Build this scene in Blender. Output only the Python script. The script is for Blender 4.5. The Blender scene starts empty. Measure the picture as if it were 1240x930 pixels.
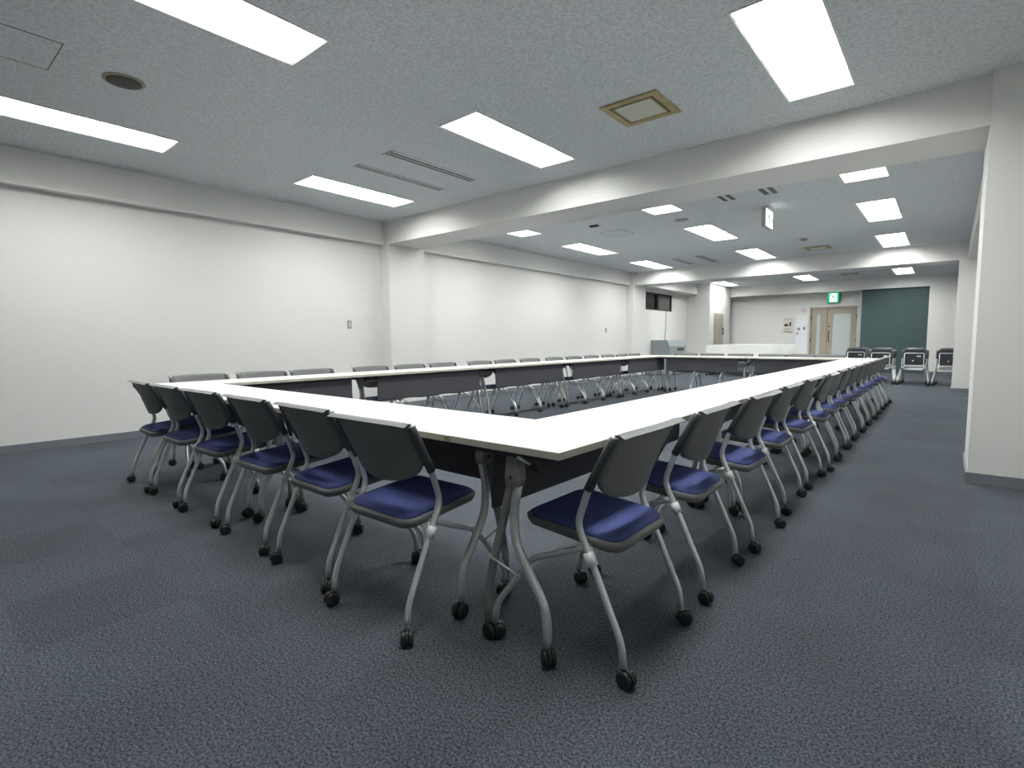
import bpy, bmesh, math
from mathutils import Vector, Matrix

# ------------------------------------------------------------------ camera, world, exposure
S = bpy.context.scene
C = S.collection
PI = math.pi
H = 2.87                      # ceiling height
CAM = Vector((0.860, -1.245, 1.048))
F_PX, PITCH, ROLL, YAW = 635.6, math.radians(4.738), math.radians(-0.352), math.radians(-39.798)
fw = Vector((math.sin(YAW)*math.cos(PITCH), math.cos(YAW)*math.cos(PITCH), -math.sin(PITCH)))
r0 = Vector((math.cos(YAW), -math.sin(YAW), 0)); u0 = r0.cross(fw)
rr = r0*math.cos(ROLL) + u0*math.sin(ROLL); uu = -r0*math.sin(ROLL) + u0*math.cos(ROLL)
cd = bpy.data.cameras.new('camera'); cam = bpy.data.objects.new('camera', cd); C.objects.link(cam)
cd.sensor_width = 36; cd.lens = F_PX/1240*36; cd.clip_start = .05
cam.matrix_world = Matrix(((rr.x, uu.x, -fw.x, CAM.x), (rr.y, uu.y, -fw.y, CAM.y), (rr.z, uu.z, -fw.z, CAM.z), (0, 0, 0, 1)))
S.camera = cam
w = bpy.data.worlds.new('world'); S.world = w; w.use_nodes = True
w.node_tree.nodes['Background'].inputs[0].default_value = (.6, .7, .8, 1)
w.node_tree.nodes['Background'].inputs[1].default_value = .02
S.view_settings.view_transform = 'Standard'; S.view_settings.look = 'None'
S.view_settings.gamma = 1; S.view_settings.use_curve_mapping = False
S.view_settings.exposure = 0.35
LAMP = 28.0                   # strength of the fluorescent panels
LAMP_COL = (.985, 1.0, .975, 1)

# ------------------------------------------------------------------ materials
def mat(name, col, rough=.5, metal=0., spec=None, emit=None, es=0.):
    m = bpy.data.materials.new(name); m.use_nodes = True
    b = m.node_tree.nodes['Principled BSDF']
    b.inputs['Base Color'].default_value = (*col, 1); b.inputs['Roughness'].default_value = rough
    b.inputs['Metallic'].default_value = metal
    if spec is not None: b.inputs['Specular IOR Level'].default_value = spec
    if emit: b.inputs['Emission Color'].default_value = (*emit, 1); b.inputs['Emission Strength'].default_value = es
    return m
def noise_mat(name, c1, c2, scale, rough=.8, bump=.1, detail=4, bscale=None, spec=.3, stretch=(1,1,1)):
    m = mat(name, c1, rough, spec=spec); nt = m.node_tree; N = nt.nodes; L = nt.links
    b = N['Principled BSDF']; tc = N.new('ShaderNodeTexCoord'); mp = N.new('ShaderNodeMapping')
    mp.inputs['Scale'].default_value = stretch
    L.new(tc.outputs['Object'], mp.inputs['Vector'])
    n = N.new('ShaderNodeTexNoise'); n.inputs['Scale'].default_value = scale; n.inputs['Detail'].default_value = detail
    L.new(mp.outputs[0], n.inputs['Vector'])
    cr = N.new('ShaderNodeValToRGB'); cr.color_ramp.elements[0].color = (*c1, 1); cr.color_ramp.elements[1].color = (*c2, 1)
    cr.color_ramp.elements[0].position = .35; cr.color_ramp.elements[1].position = .65
    L.new(n.outputs['Fac'], cr.inputs[0]); L.new(cr.outputs[0], b.inputs['Base Color'])
    if bump:
        n2 = N.new('ShaderNodeTexNoise'); n2.inputs['Scale'].default_value = bscale or scale; n2.inputs['Detail'].default_value = 3
        L.new(mp.outputs[0], n2.inputs['Vector'])
        bp = N.new('ShaderNodeBump'); bp.inputs['Strength'].default_value = bump; bp.inputs['Distance'].default_value = .004
        L.new(n2.outputs['Fac'], bp.inputs['Height']); L.new(bp.outputs[0], b.inputs['Normal'])
    return m
WALL = noise_mat('wallpaper', (.69, .685, .665), (.715, .71, .69), 60, .85, .08, bscale=150)
CEIL = noise_mat('ceiling_board', (.51, .545, .565), (.68, .715, .735), 48, .95, .35, bscale=110, detail=6)
BASEM = mat('baseboard_vinyl', (.16, .175, .20), .55)
SILVER = mat('silver_paint', (.66, .68, .69), .36, .55)
DKSILVER = mat('grey_metal', (.34, .34, .33), .42, .5)
BLACK = mat('black_plastic', (.012, .013, .015), .45)
DKGREY = noise_mat('grey_shell_plastic', (.15, .155, .15), (.16, .165, .16), 300, .52, .05, spec=.5)
SLEEVE = mat('dark_sleeve_plastic', (.05, .055, .06), .4)
BLUE = noise_mat('blue_seat_fabric', (.062, .080, .225), (.08, .10, .27), 350, .85, .3, spec=.2)
WCLIP = mat('white_plastic', (.75, .76, .76), .4)
TOPM = mat('white_laminate', (.86, .86, .84), .32)
EDGEM = noise_mat('cream_edge_band', (.50, .48, .41), (.54, .52, .45), 20, .5, 0)
PANELM = noise_mat('charcoal_panel', (.055, .055, .065), (.07, .07, .08), 250, .7, .1)
DARKM = mat('dark_steel', (.03, .032, .035), .5, .3)
TAN = noise_mat('yellowed_plastic', (.36, .29, .15), (.44, .36, .21), 12, .6, 0)
CREAM = mat('vent_core', (.55, .56, .48), .6)
GREYLINE = mat('groove_grey', (.20, .21, .21), .8)
FIXW = mat('fixture_white_enamel', (.62, .62, .61), .45)
HOUS = mat('fixture_inner_enamel', (.40, .40, .395), .4)
DOORM = noise_mat('taupe_door_laminate', (.36, .325, .26), (.40, .365, .30), 18, .5, 0, stretch=(1, 1, .15))
DOORG = mat('frosted_glass', (.50, .56, .56), .35)
TEAL = noise_mat('slate_green_panel', (.058, .092, .095), (.066, .10, .104), 30, .65, .05)
CABG = mat('grey_cabinet_paint', (.27, .30, .31), .5)
PAPER = mat('white_paper', (.74, .77, .80), .7)
PLATE = mat('switch_grey', (.30, .30, .29), .5)
def emis(name, col, s):
    m = bpy.data.materials.new(name); m.use_nodes = True; nt = m.node_tree; nt.nodes.clear()
    e = nt.nodes.new('ShaderNodeEmission'); e.inputs[0].default_value = col; e.inputs[1].default_value = s
    o = nt.nodes.new('ShaderNodeOutputMaterial'); nt.links.new(e.outputs[0], o.inputs[0]); return m
TUBE = emis('fluorescent_glow', LAMP_COL, LAMP)
EXITW = emis('exit_sign_white', (.85, 1, .95, 1), 1.6)
EXITG = emis('exit_sign_green', (.01, .42, .20, 1), .9)
WINDARK = mat('dark_window_glass', (.012, .014, .014), .12)
WINGREY = mat('window_grey_blind', (.10, .10, .09), .6)

def carpet():
    m = mat('carpet_tiles', (.06, .07, .085), .97, spec=.1); nt = m.node_tree; N = nt.nodes; L = nt.links
    b = N['Principled BSDF']; tc = N.new('ShaderNodeTexCoord')
    mp = N.new('ShaderNodeMapping'); mp.inputs['Scale'].default_value = (1/.5, 1/.5, 1); L.new(tc.outputs['Object'], mp.inputs['Vector'])
    fl = N.new('ShaderNodeVectorMath'); fl.operation = 'FLOOR'; L.new(mp.outputs[0], fl.inputs[0])
    wn = N.new('ShaderNodeTexWhiteNoise'); L.new(fl.outputs[0], wn.inputs['Vector'])
    n = N.new('ShaderNodeTexNoise'); n.inputs['Scale'].default_value = 130; n.inputs['Detail'].default_value = 5; n.inputs['Roughness'].default_value = .75
    L.new(tc.outputs['Object'], n.inputs['Vector'])
    n3 = N.new('ShaderNodeTexNoise'); n3.inputs['Scale'].default_value = 2.2; L.new(tc.outputs['Object'], n3.inputs['Vector'])
    # checker of the tile pile direction
    ck = N.new('ShaderNodeTexChecker'); ck.inputs['Scale'].default_value = 1; L.new(mp.outputs[0], ck.inputs['Vector'])
    ck.inputs['Color1'].default_value = (1, 1, 1, 1); ck.inputs['Color2'].default_value = (.0, .0, .0, 1)
    cr = N.new('ShaderNodeValToRGB'); e = cr.color_ramp.elements
    e[0].position = .40; e[0].color = (.026, .031, .038, 1); e[1].position = .64; e[1].color = (.148, .168, .193, 1)
    L.new(n.outputs['Fac'], cr.inputs[0])
    a = N.new('ShaderNodeMath'); a.operation = 'MULTIPLY_ADD'; a.inputs[1].default_value = .09; a.inputs[2].default_value = .90
    L.new(wn.outputs['Value'], a.inputs[0])
    a2 = N.new('ShaderNodeMath'); a2.operation = 'MULTIPLY_ADD'; a2.inputs[1].default_value = .045; L.new(ck.outputs['Fac'], a2.inputs[0]); L.new(a.outputs[0], a2.inputs[2])
    a3 = N.new('ShaderNodeMath'); a3.operation = 'MULTIPLY_ADD'; a3.inputs[1].default_value = .35; L.new(n3.outputs['Fac'], a3.inputs[0]); L.new(a2.outputs[0], a3.inputs[2])
    a4 = N.new('ShaderNodeMath'); a4.operation = 'SUBTRACT'; a4.inputs[1].default_value = .17; L.new(a3.outputs[0], a4.inputs[0])
    mx = N.new('ShaderNodeVectorMath'); mx.operation = 'SCALE'; L.new(cr.outputs[0], mx.inputs[0]); L.new(a4.outputs[0], mx.inputs['Scale'])
    L.new(mx.outputs[0], b.inputs['Base Color'])
    bp = N.new('ShaderNodeBump'); bp.inputs['Strength'].default_value = .5; bp.inputs['Distance'].default_value = .004
    L.new(n.outputs['Fac'], bp.inputs['Height']); L.new(bp.outputs[0], b.inputs['Normal'])
    return m
CARPET = carpet()

# ------------------------------------------------------------------ mesh helpers
def box(bm, x0, x1, y0, y1, z0, z1, mi=0):
    v = [bm.verts.new((x, y, z)) for x in (x0, x1) for y in (y0, y1) for z in (z0, z1)]
    fs = []
    for q in ((0,1,3,2), (4,6,7,5), (0,4,5,1), (2,3,7,6), (0,2,6,4), (1,5,7,3)):
        f = bm.faces.new([v[i] for i in q]); f.material_index = mi; fs.append(f)
    return fs
def bevel_box(bm, x0, x1, y0, y1, z0, z1, b=.004, mi=0, seg=2):
    t = bmesh.new(); box(t, x0, x1, y0, y1, z0, z1, mi)
    bmesh.ops.bevel(t, geom=t.edges[:], offset=b, segments=seg, affect='EDGES', profile=.5)
    for f in t.faces: f.material_index = mi
    join(bm, t)
def join(bm, t, M=None):
    mp = {}
    for v in t.verts: mp[v] = bm.verts.new(M @ v.co if M else v.co)
    for f in t.faces:
        nf = bm.faces.new([mp[v] for v in f.verts]); nf.material_index = f.material_index; nf.smooth = f.smooth
    t.free()
def fillet(pts, r, n=4):
    P = [Vector(p) for p in pts]; out = [P[0]]
    for i in range(1, len(P)-1):
        a, b, c = P[i-1], P[i], P[i+1]
        d1 = a-b; d2 = c-b; k = min(r, d1.length*.45, d2.length*.45)
        s = b+d1.normalized()*k; e = b+d2.normalized()*k
        for j in range(n+1):
            t = j/n; out.append(s*(1-t)**2 + b*2*t*(1-t) + e*t*t)
    out.append(P[-1]); return out
def tube(bm, pts, r, seg=10, fr=.05, mi=0, cap=True):
    P = fillet(pts, fr) if fr else [Vector(p) for p in pts]
    rad = r if callable(r) else (lambda t: r)
    rings = []; T = (P[1]-P[0]).normalized()
    n = T.orthogonal().normalized()
    for i, p in enumerate(P):
        t = (P[min(i+1, len(P)-1)]-P[max(i-1, 0)]).normalized()
        n = (n - t*n.dot(t)).normalized(); b = t.cross(n)
        rr_ = rad(i/(len(P)-1))
        rings.append([bm.verts.new(p + (n*math.cos(a)+b*math.sin(a))*rr_) for a in [2*PI*k/seg for k in range(seg)]])
    for A, B in zip(rings, rings[1:]):
        for k in range(seg):
            f = bm.faces.new((A[k], A[(k+1)%seg], B[(k+1)%seg], B[k])); f.smooth = True; f.material_index = mi
    if cap:
        for q in (rings[0][::-1], rings[-1]):
            f = bm.faces.new(q); f.material_index = mi
def rrect(w_, d_, r, n=5, cx=0, cy=0):
    o = []
    for sx, sy, a0 in ((1,1,0), (-1,1,PI/2), (-1,-1,PI), (1,-1,1.5*PI)):
        for k in range(n+1):
            a = a0+PI/2*k/n
            o.append((cx+sx*(w_/2-r)+r*math.cos(a), cy+sy*(d_/2-r)+r*math.sin(a)))
    return o
def stack(bm, loops, mi=0, smooth=True):
    R = [[bm.verts.new(p) for p in l] for l in loops]; n = len(R[0])
    for A, B in zip(R, R[1:]):
        for k in range(n):
            f = bm.faces.new((A[k], A[(k+1)%n], B[(k+1)%n], B[k])); f.smooth = smooth; f.material_index = mi
    f = bm.faces.new(R[0][::-1]); f.material_index = mi
    f = bm.faces.new(R[-1]); f.material_index = mi; f.smooth = False
def cyl(bm, c, ax, r, h, seg=16, mi=0):
    c = Vector(c); ax = Vector(ax).normalized()
    tube(bm, [c-ax*h/2, c+ax*h/2], r, seg, 0, mi)
def obj(name, bm, m, parent=None, kind=None):
    bmesh.ops.recalc_face_normals(bm, faces=bm.faces[:])
    me = bpy.data.meshes.new(name); bm.to_mesh(me); bm.free()
    for x in (m if isinstance(m, (list, tuple)) else [m]): me.materials.append(x)
    o = bpy.data.objects.new(name, me); C.objects.link(o)
    if parent: o.parent = parent
    if kind: o['kind'] = kind
    return o
def thing(name, label, cat, loc=(0, 0, 0), rz=0, group=None):
    o = bpy.data.objects.new(name, None); C.objects.link(o); o.empty_display_size = .1
    o.location = loc; o.rotation_euler = (0, 0, rz); tag(o, label, cat, group); return o
def tag(o, label, cat, group=None):
    o['label'] = label; o['category'] = cat
    if group: o['group'] = group
def copy_tree(o, parent=None):
    c = o.copy(); C.objects.link(c)
    if parent: c.parent = parent
    for ch in list(o.children): copy_tree(ch, c)
    return c
BMN = bmesh.new
ORD = ['first', 'second', 'third', 'fourth', 'fifth', 'sixth', 'seventh', 'eighth', 'ninth', 'tenth', 'eleventh', 'twelfth', 'thirteenth', 'fourteenth', 'fifteenth']

# ------------------------------------------------------------------ room shell
XL, XR, Y0, Y1 = -6.03, 1.9, -4.6, 19.0
BX = -5.92                    # face of the left ceiling beam
PX = -5.80                    # face of the left pillars
BB = 2.53                     # underside of the beams
def struct(name, m, *boxes):
    bm = BMN()
    for b in boxes: box(bm, *b)
    return obj(name, bm, m, kind='structure')
struct('floor', CARPET, (XL-.2, XR+.2, Y0-.2, Y1+.2, -.1, 0))
struct('wall_left', WALL, (XL-.2, XL, Y0-.2, 12.66, 0, 3.1), (XL-.2, XL, 12.66, 15.05, 0, 1.93), (XL-.2, XL, 12.66, 15.05, 2.45, 3.1), (XL-.2, XL, 15.05, Y1+.2, 0, 3.1))
struct('wall_right', WALL, (XR, XR+.2, Y0-.2, Y1+.2, 0, 3.1))
struct('wall_back', WALL, (XL, XR, Y0-.2, Y0, 0, 3.1))
struct('wall_far', WALL, (XL, -2.80, Y1, Y1+.2, 0, 3.1), (-1.48, XR, Y1, Y1+.2, 0, 3.1), (-2.80, -1.48, Y1, Y1+.2, 2.08, 3.1))
# pillars
struct('trim_1', WALL, (XL, PX, 3.83, 4.52, 0, H))
struct('trim_2', WALL, (XL, PX, 11.92, 12.66, 0, H))
struct('trim_3', WALL, (XL, -5.25, 16.25, 18.32, 0, H))
struct('trim_4', WALL, (1.0, XR, 3.75, 4.60, 0, H))
struct('trim_5', WALL, (.92, XR, 12.05, 12.70, 0, H))
struct('trim_6', WALL, (.33, XR, 18.30, Y1, 0, H))
# cross beams, side beams
struct('trim_7', WALL, (PX, 1.0, 3.83, 4.44, BB, H))
struct('trim_8', WALL, (PX, .92, 12.05, 12.66, BB, H))
struct('trim_9', WALL, (XL, .33, 18.32, 18.75, BB+.02, H))
struct('trim_10', WALL, (XL, BX, Y0, 3.83, BB, H))
struct('trim_11', WALL, (XL, BX, 4.52, 11.92, BB, H))
struct('trim_12', WALL, (XL, BX+.25, 12.66, 16.25, BB, H))
struct('trim_13', WALL, (1.05, XR, 4.60, 12.05, BB, H))
struct('trim_14', WALL, (1.05, XR, 12.70, 18.30, BB, H))
struct('trim_15', WALL, (-1.46, -1.32, 18.75, Y1, 0, BB+.02), )
# ceiling with openings for the recessed lights
LW, LL = .43, 1.38
FX = [-4.83, -2.35, .03]
ROWS = [(-3.42, -2.04), (-.76, .62), (1.93, 3.36), (4.72, 6.14), (7.36, 8.82), (10.24, 11.78), (13.35, 14.75), (16.0, 17.55)]
shift = {3: (0, 0, 0), 4: (0, -.04, -.03), 5: (-.03, -.10, -.08), 6: (-.05, -.15, -.15), 7: (-.13, -.22, -.24)}
FIX = []
for j, (a, b) in enumerate(ROWS):
    for i, x in enumerate(FX):
        if j == 0: continue
        dx = shift.get(j, (0, 0, 0))[i]
        FIX.append((x+dx-LW/2, x+dx+LW/2, a, b, i, j))
bm = BMN()
xs = sorted({XL, XR, *[f[0] for f in FIX], *[f[1] for f in FIX]}); ys = sorted({Y0, Y1, *[f[2] for f in FIX], *[f[3] for f in FIX]})
gv = {}
def g(x, y):
    if (x, y) not in gv: gv[(x, y)] = bm.verts.new((x, y, H))
    return gv[(x, y)]
for xa, xb in zip(xs, xs[1:]):
    for ya, yb in zip(ys, ys[1:]):
        cx, cy = (xa+xb)/2, (ya+yb)/2
        if any(f[0] < cx < f[1] and f[2] < cy < f[3] for f in FIX): continue
        bm.faces.new((g(xa, ya), g(xa, yb), g(xb, yb), g(xb, ya)))
ex = bmesh.ops.extrude_face_region(bm, geom=bm.faces[:])
for v in ex['geom']:
    if isinstance(v, bmesh.types.BMVert): v.co.z += .03
obj('ceiling', bm, CEIL, kind='structure')
# baseboards
T_ = .012; HB = .075
struct('baseboard_left', BASEM, (XL, XL+T_, Y0, 3.83, 0, HB), (XL, PX+T_, 3.83-T_, 3.83, 0, HB), (PX, PX+T_, 3.83, 4.52, 0, HB), (XL, PX+T_, 4.52, 4.52+T_, 0, HB),
       (XL, XL+T_, 4.52, 11.92, 0, HB), (XL, PX+T_, 11.92-T_, 11.92, 0, HB), (PX, PX+T_, 11.92, 12.66, 0, HB), (XL, XL+T_, 12.67, 16.25, 0, HB),
       (XL, -5.25+T_, 16.25-T_, 16.25, 0, HB), (-5.25, -5.25+T_, 16.25, 16.66, 0, HB), (-5.25, -5.25+T_, 17.52, 18.32, 0, HB))
struct('baseboard_right', BASEM, (XR-T_, XR, Y0, 3.75, 0, HB), (1.0-T_, XR, 3.75-T_, 3.75, 0, HB), (1.0-T_, 1.0, 3.75, 4.60, 0, HB), (1.0, XR, 4.60, 4.60+T_, 0, HB),
       (XR-T_, XR, 4.60, 12.05, 0, HB), (.92-T_, XR, 12.05-T_, 12.05, 0, HB), (.92-T_, .92, 12.05, 12.7, 0, HB), (XR-T_, XR, 12.7, 18.3, 0, HB), (.33-T_, XR, 18.3-T_, 18.3, 0, HB))
struct('baseboard_far', BASEM, (XL, -2.86, Y1-T_, Y1, 0, HB))
struct('baseboard_back', BASEM, (XL, XR, Y0, Y0+T_, 0, HB))

# ------------------------------------------------------------------ door, window, panel
bm = BMN()
for b in ((-2.84, -2.79, 18.95, 19.1, 0, 2.10), (-1.49, -1.44, 18.95, 19.1, 0, 2.10), (-2.79, -1.49, 18.95, 19.1, 2.05, 2.10)): box(bm, *b)
d1 = obj('door_1', bm, DOORM, kind='structure')
def leaf(x0, x1, g0, g1, gz0, name='door_leaf'):
    bm = BMN()
    for b in ((x0, g0, 19.0, 19.04, 0, 2.05), (g1, x1, 19.0, 19.04, 0, 2.05), (g0, g1, 19.0, 19.04, 1.86, 2.05), (g0, g1, 19.0, 19.04, 0, gz0)): box(bm, *b)
    l = obj(name, bm, DOORM, d1)
    bm = BMN(); box(bm, g0, g1, 19.015, 19.025, gz0, 1.86); obj('glass_pane', bm, DOORG, l)
    return l
leaf(-2.785, -2.33, -2.63, -2.53, .15)
lr = leaf(-2.32, -1.495, -2.17, -1.66, .15)
bm = BMN(); tube(bm, [(-2.26, 19.0, 1.30), (-2.26, 18.95, 1.28), (-2.26, 18.95, .96), (-2.26, 19.0, .94)], .012, 8, .02); obj('door_handle', bm, DARKM, lr)
bm = BMN(); cyl(bm, (-2.26, 18.995, 1.45), (0, 1, 0), .022, .02); obj('lock', bm, DARKM, lr)
bm = BMN()
for z in (.35, 1.0, 1.75):
    for x in (-2.79, -1.49): cyl(bm, (x, 18.945, z), (0, 0, 1), .012, .12, 8)
obj('hinge', bm, DARKM, d1)
# beige side door on the wide left pillar
bm = BMN()
X = -5.25
box(bm, X, X+.02, 16.66, 17.52, 0, 1.92)
d2 = obj('door_2', bm, DOORM, kind='structure')
bm = BMN(); bevel_box(bm, X+.02, X+.045, 16.70, 17.48, .01, 1.88, .003); obj('door_leaf', bm, DOORM, d2)
bm = BMN(); tube(bm, [(X+.045, 17.36, 1.42), (X+.09, 17.36, 1.42), (X+.09, 17.36, 1.22), (X+.045, 17.36, 1.22)], .014, 8, .02); obj('door_handle', bm, DARKM, d2)
# high dark window in the left wall
bm = BMN()
for b in ((XL-.12, XL-.02, 12.66, 12.71, 1.93, 2.45), (XL-.12, XL-.02, 15.0, 15.05, 1.93, 2.45), (XL-.12, XL-.02, 12.71, 15.0, 1.93, 1.97), (XL-.12, XL-.02, 12.71, 15.0, 2.41, 2.45), (XL-.12, XL-.02, 14.02, 14.14, 1.97, 2.41)): box(bm, *b)
w1 = obj('window_1', bm, DARKM, kind='structure')
bm = BMN(); box(bm, XL-.09, XL-.08, 12.71, 14.02, 1.97, 2.41); obj('glass_pane', bm, WINDARK, w1)
bm = BMN(); box(bm, XL-.07, XL-.06, 14.14, 15.0, 1.97, 2.41); obj('blind', bm, WINGREY, w1)
# slate green wall panel under the far beam
bm = BMN(); box(bm, -1.32, .33, 18.45, 18.50, 0, BB+.02)
for x in (-.93, .05): box(bm, x, x+.012, 18.443, 18.45, 0, BB)
o = obj('wall_panel', bm, TEAL); tag(o, 'large slate green partition panel filling the wall between the double door and the right pillar', 'wall panel')

# ------------------------------------------------------------------ recessed ceiling lights
def make_fixture(L_):
    D = .15
    bm = BMN(); t = .006
    hw, hl = LW/2-.002, L_/2-.002
    for b in ((-hw, -hw+t, -hl, hl, 0, D), (hw-t, hw, -hl, hl, 0, D), (-hw, hw, -hl, -hl+t, 0, D), (-hw, hw, hl-t, hl, 0, D), (-hw, hw, -hl, hl, D, D+t)): box(bm, *b)
    root = thing('ceiling_light', '', 'ceiling light', (0, 0, H))
    obj('housing', bm, HOUS, root)
    bm = BMN()
    a, b2 = .013, .0
    for q in ((-hw-a, -hw, -hl-a, hl+a), (hw, hw+a, -hl-a, hl+a), (-hw, hw, -hl-a, -hl), (-hw, hw, hl, hl+a)): box(bm, *q, -.005, .0)
    obj('rim', bm, FIXW, root)
    for k in (-1, 0, 1):
        bm = BMN(); tube(bm, [(k*.13, -hl+.07, D-.045), (k*.13, hl-.07, D-.045)], .0, 10, 0) if False else box(bm, k*.13-.055, k*.13+.055, -hl+.035, hl-.035, D-.035, D-.012)
        obj('lamp_tube', bm, TUBE, root)
    for s in (-1, 1):
        for k in (-1, 0, 1):
            bm = BMN(); box(bm, k*.13-.02, k*.13+.02, s*(hl-.045)-.014, s*(hl-.045)+.014, D-.055, D)
            obj('lamp_socket', bm, mats_socket, root)
    return root
mats_socket = mat('yellowed_socket', (.75, .66, .40), .5)
col = ['left column', 'middle column', 'right column']
rowname = ['behind the camera', 'nearest visible row', 'just before the first cross beam', 'just behind the first cross beam', 'middle of the second bay', 'just before the second cross beam', 'just behind the second cross beam', 'by the far wall']
protos = {}
for (xa, xb, ya, yb, i, j) in FIX:
    L_ = round(yb-ya, 3)
    if L_ not in protos: protos[L_] = o = make_fixture(L_)
    else: o = copy_tree(protos[L_])
    o.location = ((xa+xb)/2, (ya+yb)/2, H)
    if j == 6 or (i == 2 and j == 1): tag(o, 'recessed ceiling light, %s, %s' % (col[i], rowname[j]), 'ceiling light', 'recessed fluorescent lights')
    else: tag(o, 'glowing rectangular ceiling light, %s, %s' % (col[i], rowname[j]), 'ceiling light', 'recessed fluorescent lights')

# ------------------------------------------------------------------ things on the ceiling
def vent_square(x, y, s, label, n='ceiling_vent'):
    t = thing(n, label, 'ceiling vent', (x, y, H), group='yellowed square ceiling vents'); h = s/2
    bm = BMN()
    def ring(o_, i_, z0, z1):
        for b in ((-o_, -i_, -o_, o_), (i_, o_, -o_, o_), (-i_, i_, -o_, -i_), (-i_, i_, i_, o_)): box(bm, *b, z0, z1)
    ring(h, h-.055, -.014, 0); obj('frame', bm, TAN, t)
    bm = BMN(); box(bm, -h+.055, h-.055, -h+.055, h-.055, -.004, 0); obj('dark_slot', bm, BLACK, t)
    bm = BMN(); bevel_box(bm, -h+.085, h-.085, -h+.085, h-.085, -.016, -.004, .003); c = obj('core', bm, CREAM, t)
    bm = BMN(); ring(h-.073, h-.085, -.017, -.004); obj('core_rim', bm, TAN, t)
vent_square(-1.115, 2.735, .47, 'yellowed square ceiling vent in front of the first cross beam')
vent_square(-1.27, 10.95, .45, 'small yellowed square ceiling vent before the second cross beam')
vent_square(-1.42, 16.5, .42, 'yellowed square ceiling vent nearest the far wall')
def slot(x, y0, y1, label, w_=.016, gap=.034, z=.006):
    t = thing('slot_diffuser', label, 'ceiling vent', (x, (y0+y1)/2, H), group='linear slot diffusers'); h = (y1-y0)/2
    bm = BMN()
    a = gap+w_/2+.014
    for q in ((-a, -gap/2-w_/2, -h-.012, h+.012), (-gap/2+w_/2, gap/2-w_/2, -h-.012, h+.012), (gap/2+w_/2, a, -h-.012, h+.012), (-a, a, -h-.012, -h), (-a, a, h, h+.012)): box(bm, *q, -.006, 0)
    obj('frame', bm, CEIL, t)
    for s in (-1, 1):
        bm = BMN(); box(bm, s*gap/2-w_/2, s*gap/2+w_/2, -h, h, -.0068, 0); obj('slot', bm, BLACK, t)
slot(-3.96, 2.05, 3.22, 'long thin double slot diffuser nearer the left wall, before the first cross beam', .022, .042)
slot(-3.41, 2.03, 3.2, 'long thin double slot diffuser farther from the left wall, before the first cross beam', .032, .055)
slot(-4.04, 10.4, 11.5, 'long slot diffuser nearer the left wall, before the second cross beam', .04, .07)
slot(-3.47, 10.3, 11.5, 'long slot diffuser farther from the left wall, before the second cross beam', .05, .08)
slot(-1.45, 4.9, 6.03, 'short dark double slot diffuser left of the hanging exit sign', .055, .10)
slot(-.955, 4.9, 6.05, 'blackest double slot diffuser above and before the hanging exit sign', .06, .10)
def disc(name, x, y, r, h, m, label, cat, ringm=None):
    t = thing(name, label, cat, (x, y, H))
    bm = BMN(); n = 28
    stack(bm, [[(rad*math.cos(2*PI*k/n), rad*math.sin(2*PI*k/n), z) for k in range(n)] for rad, z in ((r, 0), (r, -h*.5), (r*.93, -h), (r*.86, -h))]); obj('ring', bm, ringm or m, t)
    bm = BMN(); stack(bm, [[(rad*math.cos(2*PI*k/n), rad*math.sin(2*PI*k/n), z) for k in range(n)] for rad, z in ((r*.84, -h*.9), (r*.84, -h-.002), (r*.5, -h-.004), (r*.1, -h-.005))]); obj('grille' if ringm else 'cover', bm, m, t)
disc('ceiling_speaker', -3.66, -.03, .125, .01, mat('speaker_mesh', (.055, .055, .045), .7), 'round dark ceiling speaker with tan ring near the left edge', 'speaker', mat('speaker_ring', (.33, .31, .24), .6))
disc('ceiling_disc', -2.38, 6.72, .10, .015, mat('disc_grey', (.33, .34, .33), .7), 'round flat grey ceiling disc in the second bay, left of the hanging exit sign', 'ceiling speaker')
disc('smoke_detector', -1.29, 9.69, .06, .045, mat('detector', (.42, .41, .37), .5), 'small round smoke detector beyond the hanging exit sign', 'smoke detector')
def access(x0, x1, y0, y1, label, wd=.008):
    bm = BMN()
    for q in ((x0, x0+wd, y0, y1), (x1-wd, x1, y0, y1), (x0, x1, y0, y0+wd), (x0, x1, y1-wd, y1)): box(bm, *q, H-.002, H)
    t = thing('access_panel', label, 'access panel', ((x0+x1)/2, (y0+y1)/2, H)); o = obj('seam', bm, GREYLINE, t); o.location = (-(x0+x1)/2, -(y0+y1)/2, -H)
    bm = BMN(); box(bm, x0+wd, x1-wd, y0+wd, y1-wd, H-.001, H); o = obj('hatch', bm, CEIL, t); o.location = (-(x0+x1)/2, -(y0+y1)/2, -H)
    return t
access(-3.87, -3.39, -.88, -.40, 'square ceiling access hatch outlined by thin seams at the upper left edge')
access(-3.84, -3.40, 6.75, 7.20, 'square ceiling access hatch in the second bay', .015)
# stained patch and small black fitting in the second bay
bm = BMN(); stack(bm, [rrect_ for rrect_ in [[(x-3.50, y+5.56, z) for x, y in rrect(.16, .12, .04)] for z in (H, H-.012)]]); o = obj('ceiling_patch', bm, mat('brown_stain', (.30, .20, .09), .8)); tag(o, 'small brown stained patch on the ceiling behind the first cross beam', 'ceiling patch')
bm = BMN(); bevel_box(bm, -3.66, -3.52, 6.13, 6.20, H-.03, H, .006); o = obj('ceiling_fitting', bm, BLACK); tag(o, 'small black rectangular fitting on the ceiling of the second bay', 'ceiling fitting')
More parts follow.
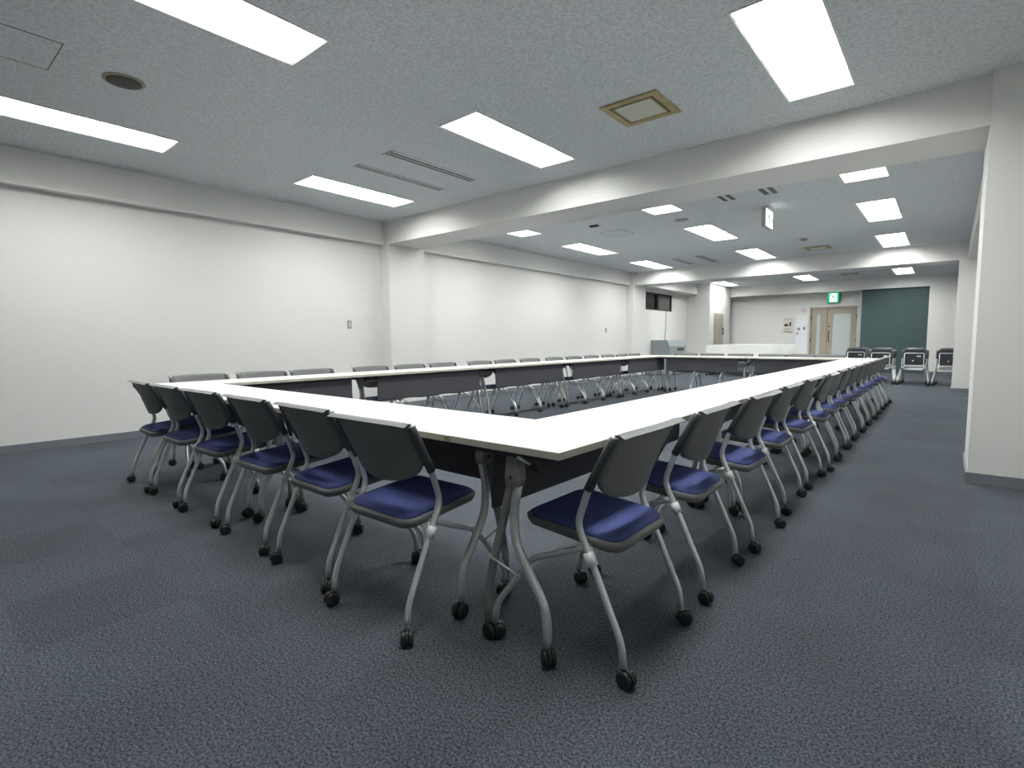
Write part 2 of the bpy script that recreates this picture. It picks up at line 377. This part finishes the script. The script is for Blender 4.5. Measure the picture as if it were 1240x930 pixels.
# hanging exit sign (faces the aisle)
ex1 = thing('exit_sign', 'white lit exit sign with green running figure hanging from the ceiling', 'exit sign', (-1.17, 6.78, H))
bm = BMN(); bevel_box(bm, -.035, .015, -.19, .19, -.29, -.03, .004); obj('housing', bm, mat('sign_housing', (.38, .39, .36), .5), ex1)
bm = BMN(); bevel_box(bm, -.05, .03, -.10, .10, -.03, 0, .004); obj('ceiling_mount', bm, FIXW, ex1)
bm = BMN(); box(bm, .015, .018, -.175, .175, -.275, -.045); sf = obj('sign_face', bm, EXITW, ex1)
bm = BMN()
def pict(bm, f):
    # running figure with open door and arrow, in sign coordinates (a across, c up), f maps to 3D
    def poly(pts, d0=.0, d1=.0015):
        v0 = [bm.verts.new(f(a, c, d0)) for a, c in pts]; v1 = [bm.verts.new(f(a, c, d1)) for a, c in pts]
        bm.faces.new(v0); bm.faces.new(v1[::-1])
        for k in range(len(pts)): bm.faces.new((v0[k], v0[(k+1)%len(pts)], v1[(k+1)%len(pts)], v1[k]))
    poly([(.01+.02*math.cos(a), .075+.02*math.sin(a)) for a in [2*PI*k/10 for k in range(10)]])
    poly([(-.015, .05), (.02, .055), (.01, -.01), (-.025, -.01)])
    poly([(.005, .05), (.06, .02), (.055, .008), (.0, .032)])
    poly([(-.015, .05), (-.06, .03), (-.055, .018), (-.01, .03)])
    poly([(.01, -.01), (.05, -.04), (.045, -.085), (.03, -.085), (.033, -.045), (-.008, -.015)])
    poly([(-.02, -.01), (-.035, -.05), (-.075, -.065), (-.07, -.078), (-.022, -.06), (-.002, -.01)])
pict(bm, lambda a, c, d: (.018+d, a-.02, -.16+c)); obj('running_figure', bm, EXITG, sf)
bm = BMN()
vs = [(.10, .0), (.14, .03), (.14, .01), (.165, .01), (.165, -.01), (.14, -.01), (.14, -.03)]
v0 = [bm.verts.new((.0195, a-.0, -.16+c)) for a, c in vs]; bm.faces.new(v0); v1 = [bm.verts.new((.018, a, -.16+c)) for a, c in vs]; bm.faces.new(v1[::-1])
obj('arrow', bm, EXITG, sf)
# green exit sign over the double door
ex2 = thing('exit_sign', 'green lit exit sign above the double door on the far wall', 'exit sign', (-2.16, 18.93, 2.40))
bm = BMN(); bevel_box(bm, -.18, .18, -.05, .065, -.19, .19, .005); obj('housing', bm, mat('sign_housing_green', (.10, .20, .14), .5), ex2)
bm = BMN(); box(bm, -.165, .165, -.053, -.05, -.175, .175); sf = obj('sign_face', bm, EXITG, ex2)
bm = BMN(); box(bm, -.10, .11, -.055, -.053, -.15, .12); sd = obj('white_doorway', bm, emis('exit_white2', (.75, 1, .88, 1), 1.5), sf)
bm = BMN(); pict(bm, lambda a, c, d: (a, -.055-d, -.01+c)); obj('running_figure', bm, EXITG, sf)

# ------------------------------------------------------------------ wall fittings
def plate(x, y, z, label):
    t = thing('light_switch', label, 'light switch', (x, y, z), group='grey switch plates on the left wall')
    bm = BMN(); bevel_box(bm, 0, .01, -.035, .035, -.06, .06, .003); obj('plate', bm, PLATE, t)
    bm = BMN(); bevel_box(bm, .01, .015, -.012, .012, -.035, .035, .002); obj('rocker', bm, CREAM, t)
plate(XL, 3.25, 1.30, 'grey switch plate on the left wall beside the nearer pillar')
plate(XL, 10.85, 1.30, 'grey switch plate on the left wall beside the farther pillar')
# notices left of the double door
nt_ = thing('framed_notice', 'framed notice with two dark pictures and text lines on the far wall', 'notice', (-3.50, 18.98, 1.53))
bm = BMN(); box(bm, -.16, .16, -.01, .02, -.24, .24); obj('sheet', bm, mat('notice_paper', (.62, .60, .56), .6), nt_)
bm = BMN(); box(bm, -.11, .01, -.013, -.01, -.05, .03); box(bm, .05, .10, -.013, -.01, -.05, .09); obj('picture', bm, BLACK, nt_)
bm = BMN()
for z in (.18, -.14, -.17): box(bm, -.11, .11, -.0125, -.01, z, z+.012)
obj('text_line', bm, GREYLINE, nt_)
pn = thing('wall_sheet', 'tall pale sheet with small grey papers hung beside the double door', 'notice', (-3.05, 18.98, 1.1))
bm = BMN(); box(bm, -.19, .17, -.008, .02, -.75, .72); obj('sheet', bm, PAPER, pn)
for (a, b) in ((-.11, .28), (.06, .30)):
    bm = BMN(); box(bm, a-.035, a+.035, -.012, -.008, b-.05, b+.05); obj('small_paper', bm, GREYLINE, pn)
bm = BMN(); box(bm, -.17, -.12, -.012, -.008, .10, .15); obj('dark_tag', bm, DARKM, pn)
bm = BMN(); stack(bm, [[(x-3.03, 18.97+.015*k, z+2.02) for x, z in rrect(.16, .16, .05)] for k in (2, 0)]); o = obj('wall_alarm', bm, mat('alarm', (.60, .52, .55), .5)); tag(o, 'small pale rounded wall device above the notices beside the double door', 'alarm')

# ------------------------------------------------------------------ floor-standing grey unit by the left wall
ac = thing('floor_air_conditioner', 'low grey floor-standing unit with dark slot against the left wall', 'air conditioner', (-5.72, 14.15, 0))
bm = BMN()
prof = [(-.30, .02), (.28, .02), (.28, .85), (.20, 1.03), (-.30, 1.03)]
a_ = [bm.verts.new((x, -.62, z)) for x, z in prof]; b_ = [bm.verts.new((x, .62, z)) for x, z in prof]
bm.faces.new(a_); bm.faces.new(b_[::-1])
for k in range(5): bm.faces.new((a_[k], a_[(k+1)%5], b_[(k+1)%5], b_[k]))
obj('body', bm, CABG, ac)
bm = BMN(); box(bm, .279, .284, -.05, .45, .72, .79); obj('air_slot', bm, DARKM, ac)
bm = BMN(); box(bm, -.28, .26, -.50, .50, 0, .02); obj('plinth', bm, DARKM, ac)
bm = BMN(); tube(bm, [(XL+.02, 14.58, 1.93), (XL+.02, 14.55, 1.4), (XL+.02, 14.5, 1.03)], .014, 8, .1); o = obj('wall_pipe', bm, mat('pipe_grey', (.45, .46, .46), .5)); tag(o, 'thin grey pipe running down the left wall from the dark window', 'pipe')

# ------------------------------------------------------------------ casters
def caster_bm(r=.027, yaw=0., stem=.062):
    bm = BMN(); ax = Vector((math.cos(yaw), math.sin(yaw), 0)); fwd = Vector((-math.sin(yaw), math.cos(yaw), 0))
    for s in (-1, 1):
        c = ax*s*.013 + Vector((0, 0, r)) - fwd*.012
        n = 14; side = [];
        prof = [(r*.55, -.0085), (r*.9, -.008), (r, -.004), (r, .004), (r*.9, .008), (r*.55, .0085)]
        loops = [[c + ax*h*s + (fwd*math.cos(2*PI*k/n)+Vector((0, 0, 1))*math.sin(2*PI*k/n))*q for k in range(n)] for q, h in prof]
        stack(bm, loops)
    c = Vector((0, 0, r)) - fwd*.012
    # hood over the twin wheels and swivel stem
    n = 10
    loops = []
    for s in (-.0045, .0045):
        loops.append([c + ax*s + (fwd*math.cos(a)+Vector((0, 0, 1))*math.sin(a))*(r*1.08) for a in [(-.1+PI*1.06*k/n) for k in range(n+1)]] + [c+ax*s])
    stack(bm, loops, smooth=False)
    cyl(bm, (0, 0, (r+stem)/2+.008), (0, 0, 1), .0095, stem-r, 10)
    return bm

# ------------------------------------------------------------------ folding chair
TX = .222
UP = [(-.145, .056), (-.137, .13), (-.035, .35), (.022, .465), (-.02, .59), (-.10, .742), (-.108, .762)]
def tube_y(z):
    for (y0, z0), (y1, z1) in zip(UP[3:], UP[4:]):
        if z <= z1: return y0+(y1-y0)*max(0, (z-z0))/(z1-z0)
    return UP[-1][0]
def seat_loops(w_, d_, r, zs, cy, tilt=.09):
    out = []
    for inset, z in zs:
        L_ = []
        for x, y in rrect(w_-2*inset, d_-2*inset, max(r-inset, .01), 6, 0, cy):
            q = (y-cy)/(d_/2)
            L_.append((x, y, z + tilt*(y-cy)*.9 - (.012*(q*q) if q < 0 else .010*q*q)))
        out.append(L_)
    return out
SEATZ = .437
def make_chair(folded=False):
    root = thing('folding_chair' if not folded else 'parked_folding_chair', '', 'chair')
    for s in (-1, 1):
        bm = BMN(); tube(bm, [(s*TX, y, z) for y, z in UP], .0115, 10, .035); fr = obj('side_frame', bm, SILVER, root)
        bm = caster_bm(yaw=.5*s+.3); o = obj('caster', bm, BLACK, fr); o.location = (s*TX, -.145, 0)
        bm = BMN(); tube(bm, [(s*(TX-.0), y, z) for y, z in ((-.037, .345), (-.018, .383))], .0175, 10, 0); tube(bm, [(s*(TX-.015), -.02, .375), (s*(TX-.03), .0, .395)], .009, 8, 0); obj('clip', bm, WCLIP, fr)
        # dark sleeve on the upright
        bm = BMN(); tube(bm, [(s*TX, tube_y(z), z) for z in (.585, .63, .68, .73, .758)], lambda t: .0155 if t < .9 else .013, 10, 0); obj('back_sleeve', bm, SLEEVE, root)
        # front leg
        bm = BMN(); tube(bm, [(s*(TX-.005), -.01, .40), (s*(TX+.0), .05, .372), (s*(TX+.015), .19, .315), (s*(TX+.05), .32, .13), (s*(TX+.053), .33, .056)], .0115, 10, .035); fl = obj('front_leg', bm, SILVER, root)
        bm = caster_bm(yaw=-.6*s+.2); o = obj('caster', bm, BLACK, fl); o.location = (s*(TX+.053), .33, 0)
    bm = BMN(); tube(bm, [(-TX, -.005, .395), (TX, -.005, .395)], .009, 8, 0); obj('cross_bar', bm, DKSILVER, root)
    # seat: moulded pan with blue cushion
    cy = .085
    sw, sd = .40, .385
    pan = BMN(); stack(pan, seat_loops(sw, sd, .07, [(.035, SEATZ-.040), (.012, SEATZ-.034), (.002, SEATZ-.018), (0, SEATZ-.006), (.006, SEATZ)], cy))
    cus = BMN(); stack(cus, seat_loops(sw, sd, .07, [(.014, SEATZ-.004), (.014, SEATZ+.005), (.022, SEATZ+.010), (.045, SEATZ+.013)], cy))
    stick = None
    if folded:
        M = Matrix.Translation((0, .035, .445)) @ Matrix.Rotation(math.radians(78), 4, 'X') @ Matrix.Translation((0, .10, -SEATZ+.02))
        for b in (pan, cus): bmesh.ops.transform(b, matrix=M, verts=b.verts)
        for b in (pan,): pass
    p = obj('seat_pan', pan, DKGREY if not folded else SLEEVE, root); obj('seat_cushion', cus, BLUE, p)
    if folded:
        bm = BMN(); a = rrect(.35, .27, .03, 4, 0, 0); pts = [(x, .155-.04*(y/.17), .575+y) for x, y in a]
        tube(bm, pts+[pts[0]], .009, 8, 0); obj('seat_frame', bm, SILVER, root)
        bm = BMN(); box(bm, -.12, -.045, .118, .124, .63, .655); box(bm, .01, .03, .133, .140, .525, .555); obj('sticker', bm, WCLIP, root)
        bm = BMN(); tube(bm, [(-TX-.02, .19, .32), (-TX+.03, .18, .42), (TX-.03, .18, .42), (TX+.02, .19, .32)], .011, 8, .03)
        tube(bm, [(-TX+.03, .19, .40), (-TX+.06, .20, .345), (TX-.06, .20, .345), (TX-.03, .19, .40)], .009, 8, .03); obj('link_bar', bm, SILVER, root)
    # back rest shell
    bm = BMN(); NU, NV = 14, 14; ztop, zbot = .772, .53
    outer = []; inner = []
    rows = [(0, -.029, -.004), (0, -.020, .0), (0.0, -.010, .001), (.03, -.002, 0)] + [(math.sin(PI/2*(.07+.93*i/12)), 0, 0) for i in range(13)]
    NV = len(rows)-1
    for t, lip, dz in rows:
        z = ztop-(ztop-zbot)*t + dz
        q = max(0, (t-.45)/.55); hw = .209*max(0, 1-q**2.5)**(1/2.5)
        hw = max(hw, .03) + .022*max(0, 1-t/.06)**.6
        ra, rb = [], []
        for j in range(NU+1):
            s = -1+2*j/NU
            x = s*hw
            ys_ = tube_y(max(z, .50)); cen = -.016-.034*min(1, t*1.3) - (.007 if t > .52 else 0)
            y = ys_ + cen*max(0, 1-(x/.215)**2) - .004
            y += lip; zz = z - (.005*(abs(s)**3) if t < .02 else 0)
            th = .0055; tz = -.005 if lip < -.015 else 0
            ra.append(bm.verts.new((x, y-th, zz+tz))); rb.append(bm.verts.new((x, y+th, zz)))
        outer.append(ra); inner.append(rb)
    for G, flip in ((outer, 0), (inner, 1)):
        for i in range(NV):
            for j in range(NU):
                f = bm.faces.new((G[i][j], G[i][j+1], G[i+1][j+1], G[i+1][j])); f.smooth = True
    for i in range(NV):
        for j in (0, NU): bm.faces.new((outer[i][j], outer[i+1][j], inner[i+1][j], inner[i][j]))
    for i in (0, NV):
        for j in range(NU): bm.faces.new((outer[i][j], inner[i][j], inner[i][j+1], outer[i][j+1]))
    obj('backrest', bm, DKGREY, root)
    return root
W_, L_T = 4.044, 9.194
chair0 = make_chair(); first = [True]
def place(x, y, rz, label, group):
    if first[0]: o = chair0; first[0] = False
    else: o = copy_tree(chair0)
    o.location = (x, y, 0); o.rotation_euler = (0, 0, rz); tag(o, label, 'chair', group)
right_y = [.355, 1.01, 1.67, 2.37, 3.04, 3.70, 4.31, 4.87, 5.47, 6.07, 6.65, 7.22, 7.80, 8.34, 8.90]
jit = [.0, .02, -.03, .015, -.02, .03, 0, .02, -.02, .01, -.01, .02, 0, .02, -.01]
for k, y in enumerate(right_y):     # chairs facing -X
    lab = 'blue-seated folding chair nearest the camera, right of the table corner' if k == 0 else 'blue-seated folding chair on the right side of the tables, %s from the near corner' % ORD[k] if k < 14 else 'blue-seated folding chair at the far end of the right side of the tables'
    place(0.0+(.02 if k in (2, 5) else 0), y, PI/2+jit[k], lab, 'folding chairs along the right side')
near_x = [-.765, -1.325, -1.92, -2.53, -3.10, -3.62]
near_dy = [-.055, -.01, 0, 0, 0, .0]
near_r = [.02, -.02, 0, .03, 0, -.03]
for k, x in enumerate(near_x):
    lab = 'blue-seated folding chair left of the table corner with one leg clip showing' if k == 0 else 'blue-seated folding chair along the near table edge, %s from the corner' % ORD[k] if k < 5 else 'leftmost blue-seated folding chair along the near table edge'
    place(x, .055+near_dy[k], near_r[k], lab, 'folding chairs along the near side')
left_y = [.52, 1.06, 1.57, 2.28, 2.84, 3.38, 4.07, 4.61, 5.20, 5.85, 6.44, 7.03, 7.62, 8.17, 8.73]
for k, y in enumerate(left_y):
    place(-W_, y, -PI/2+jit[(k*4) % 15]*.8, 'grey folding chair on the wall side of the left tables, %s from near end' % ORD[k], 'folding chairs along the left wall side')
far_x = [-3.28, -2.75, -2.22, -1.66, -1.19, -.74]
for k, x in enumerate(far_x):
    place(x, L_T, PI+jit[k+5]*.8, 'folding chair behind the far tables, back top just showing, %s from the left' % ORD[k], 'folding chairs along the far side')

# parked chairs with flipped seats
pk = make_chair(True); f2 = True
cx_ = [-.96, -.36, .255, .87]
gname = ['leftmost nest', 'second nest from the left', 'nest at the green panel edge', 'nest beside the pillar']
for gi, cx in enumerate(cx_):
    for k in range(4):
        dx, dy = ((.03, .75) if gi == 0 else (0, 0))
        o = pk if f2 else copy_tree(pk); f2 = False
        o.location = (cx+dx, 13.68+dy+.24*k, 0); o.rotation_euler = (0, 0, PI)
        tag(o, 'folded chair, seat flipped up, %s, %s' % (gname[gi], ['front chair', 'second chair back', 'third chair back', 'rear chair'][k]), 'chair', 'folded chairs parked at the far right')

# ------------------------------------------------------------------ flip-top tables
TT, TE = .72, .024
def make_table(L_, D_, folded=False, name='folding_table'):
    root = thing(name, '', 'table'); hl, hd = L_/2-.002, D_/2-.001
    # top pivots at the brackets
    def piv(bm):
        if folded: bmesh.ops.transform(bm, matrix=Matrix.Translation((0, -.02, .66)) @ Matrix.Rotation(math.radians(84), 4, 'X') @ Matrix.Translation((0, .0, -.66)), verts=bm.verts)
        return bm
    bm = BMN(); t = BMN(); fs = box(t, -hl, hl, -hd, hd, TT-TE, TT, 1)
    bmesh.ops.bevel(t, geom=[e for e in t.edges], offset=.0015, segments=1, affect='EDGES')
    t.normal_update()
    for f in t.faces: f.material_index = 0 if abs(f.normal.z) > .9 else 1
    join(bm, t); obj('tabletop', piv(bm), [TOPM, EDGEM], root)
    bm = BMN(); tube(bm, [(-hl+.07, 0, .662), (hl-.07, 0, .662)], .022, 12, 0); obj('cross_beam', piv(bm), DARKM, root)
    if not folded:
        bm = BMN(); bevel_box(bm, -hl+.15, hl-.15, hd-.055, hd-.042, .435, .69, .003); mp_ = obj('modesty_panel', bm, PANELM, root)
    else:
        bm = BMN(); bevel_box(bm, -hl+.15, hl-.15, .06, .073, .30, .55, .003); mp_ = obj('modesty_panel', bm, PANELM, root)
    for s in (-1, 1):
        X = s*(hl-.07)
        bm = BMN(); bevel_box(bm, X-.02, X+.02, -hd+.04, hd-.03, .668, TT-TE, .004); obj('top_rail', piv(bm), DARKM, root)
        bm = BMN()
        stack(bm, [[(X+x, y, z) for x, y in rrect(a, b, .01)] for a, b, z in ((.046, .058, .572), (.048, .062, .60), (.044, .05, .668))]); br = obj('bracket', bm, DKSILVER, root)
        bm = BMN(); cyl(bm, (X+s*.025, 0, .60), (1, 0, 0), .006, .004, 10); obj('bolt', bm, BLACK, br)
        for pts in (((0, .585), (.008, .48), (0, .37), (-.045, .305), (-.118, .195), (-.13, .13), (-.13, .056)),
                    ((0, .585), (.048, .46), (.095, .30), (.125, .17), (.125, .056))):
            bm = BMN(); k_ = -1 if pts[2][0] <= 0 else 1
            tube(bm, [(X, y+k_*.015*(1 if i == 0 else 0), z) for i, (y, z) in enumerate(pts)],   .0155, 12, .045); lg = obj('leg', bm, SILVER if k_ < 0 else DKSILVER, root)
            bm = caster_bm(.030, .4*s+k_*.3, .064); o = obj('caster', bm, BLACK, lg); o.location = (X, pts[-1][0], 0)
        bm = BMN(); tube(bm, [(X+s*.02, .108, .31), (X+s*.02, -.035, .27)], .004, 8, 0); obj('tie_rod', bm, SILVER, root)
    bm = BMN(); X = -hl+.03; tube(bm, [(X-.02, -.06, .683), (X+.05, -.06, .645)], .005, 8, 0); tl = obj('tilt_lever', piv(bm), SILVER, root)
    bm = BMN(); tube(bm, [(X+.045, -.06, .648), (X+.10, -.06, .612)], .009, 8, 0); obj('lever_grip', piv(bm), BLACK, tl)
    return root
D1, D2 = .45, .48
rows_ = [
    ([0, 2.02, 4.0, 5.77, 7.51, L_T], D1, lambda m: (-D1/2, m, 0), PI/2, 'white tables of the right row',
     ['white-topped folding table of the right row, %s' % q for q in ('its corner closest to the camera', 'second from the near corner', 'third and middle of the row', 'fourth from the near corner', 'at its far end')]),
    ([D2, 1.85, 3.68, 5.50, 7.33, L_T], D1, lambda m: (-W_+D1/2, m, 0), -PI/2, 'white tables of the left row',
     ['white-topped folding table of the left row by the wall, %s' % q for q in ('behind the near left corner', 'second from the near end', 'third and middle of the row', 'fourth from the near end', 'at its far end')]),
    ([-D1, -2.25, -W_], D2, lambda m: (m, D2/2, 0), 0, 'white tables of the near side',
     ['white-topped folding table of the near side, %s' % q for q in ('beside the corner closest to the camera', 'ending at the near left corner')]),
    ([-D1, -1.95, -W_+D1], D2, lambda m: (m, L_T-D2/2, 0), PI, 'white tables of the far side',
     ['white-topped folding table closing the far side, %s' % q for q in ('on the right', 'on the left')]),
]
for js, dd, f, rz, grp, labs in rows_:
    for k, (a, b) in enumerate(zip(js, js[1:])):
        o = make_table(abs(b-a), dd); o.location = f((a+b)/2); o.rotation_euler = (0, 0, rz); tag(o, labs[k], 'table', grp)
bm = BMN(); box(bm, -.487, -.468, -.0018, .0004, .701, .7165); o = obj('tape_patch', bm, TAN); tag(o, 'tiny brown tape patch on the cream table edge left of the near corner', 'tape')
tf = make_table(1.84, .45, True, 'stored_folding_table'); ff = True
for k in range(10):
    o = tf if ff else copy_tree(tf); ff = False
    o.location = (-3.68+.012*k, 14.2+.24*k+(.05 if k % 3 == 1 else 0), 0); o.rotation_euler = (0, 0, 0)
    tag(o, 'flip-top table stored with its white top upright, %s of the nested rank' % (['front one'] + [ORD[i] for i in range(1, 9)] + ['rear one'])[k], 'table', 'nested flip-top tables stored by the far wall')
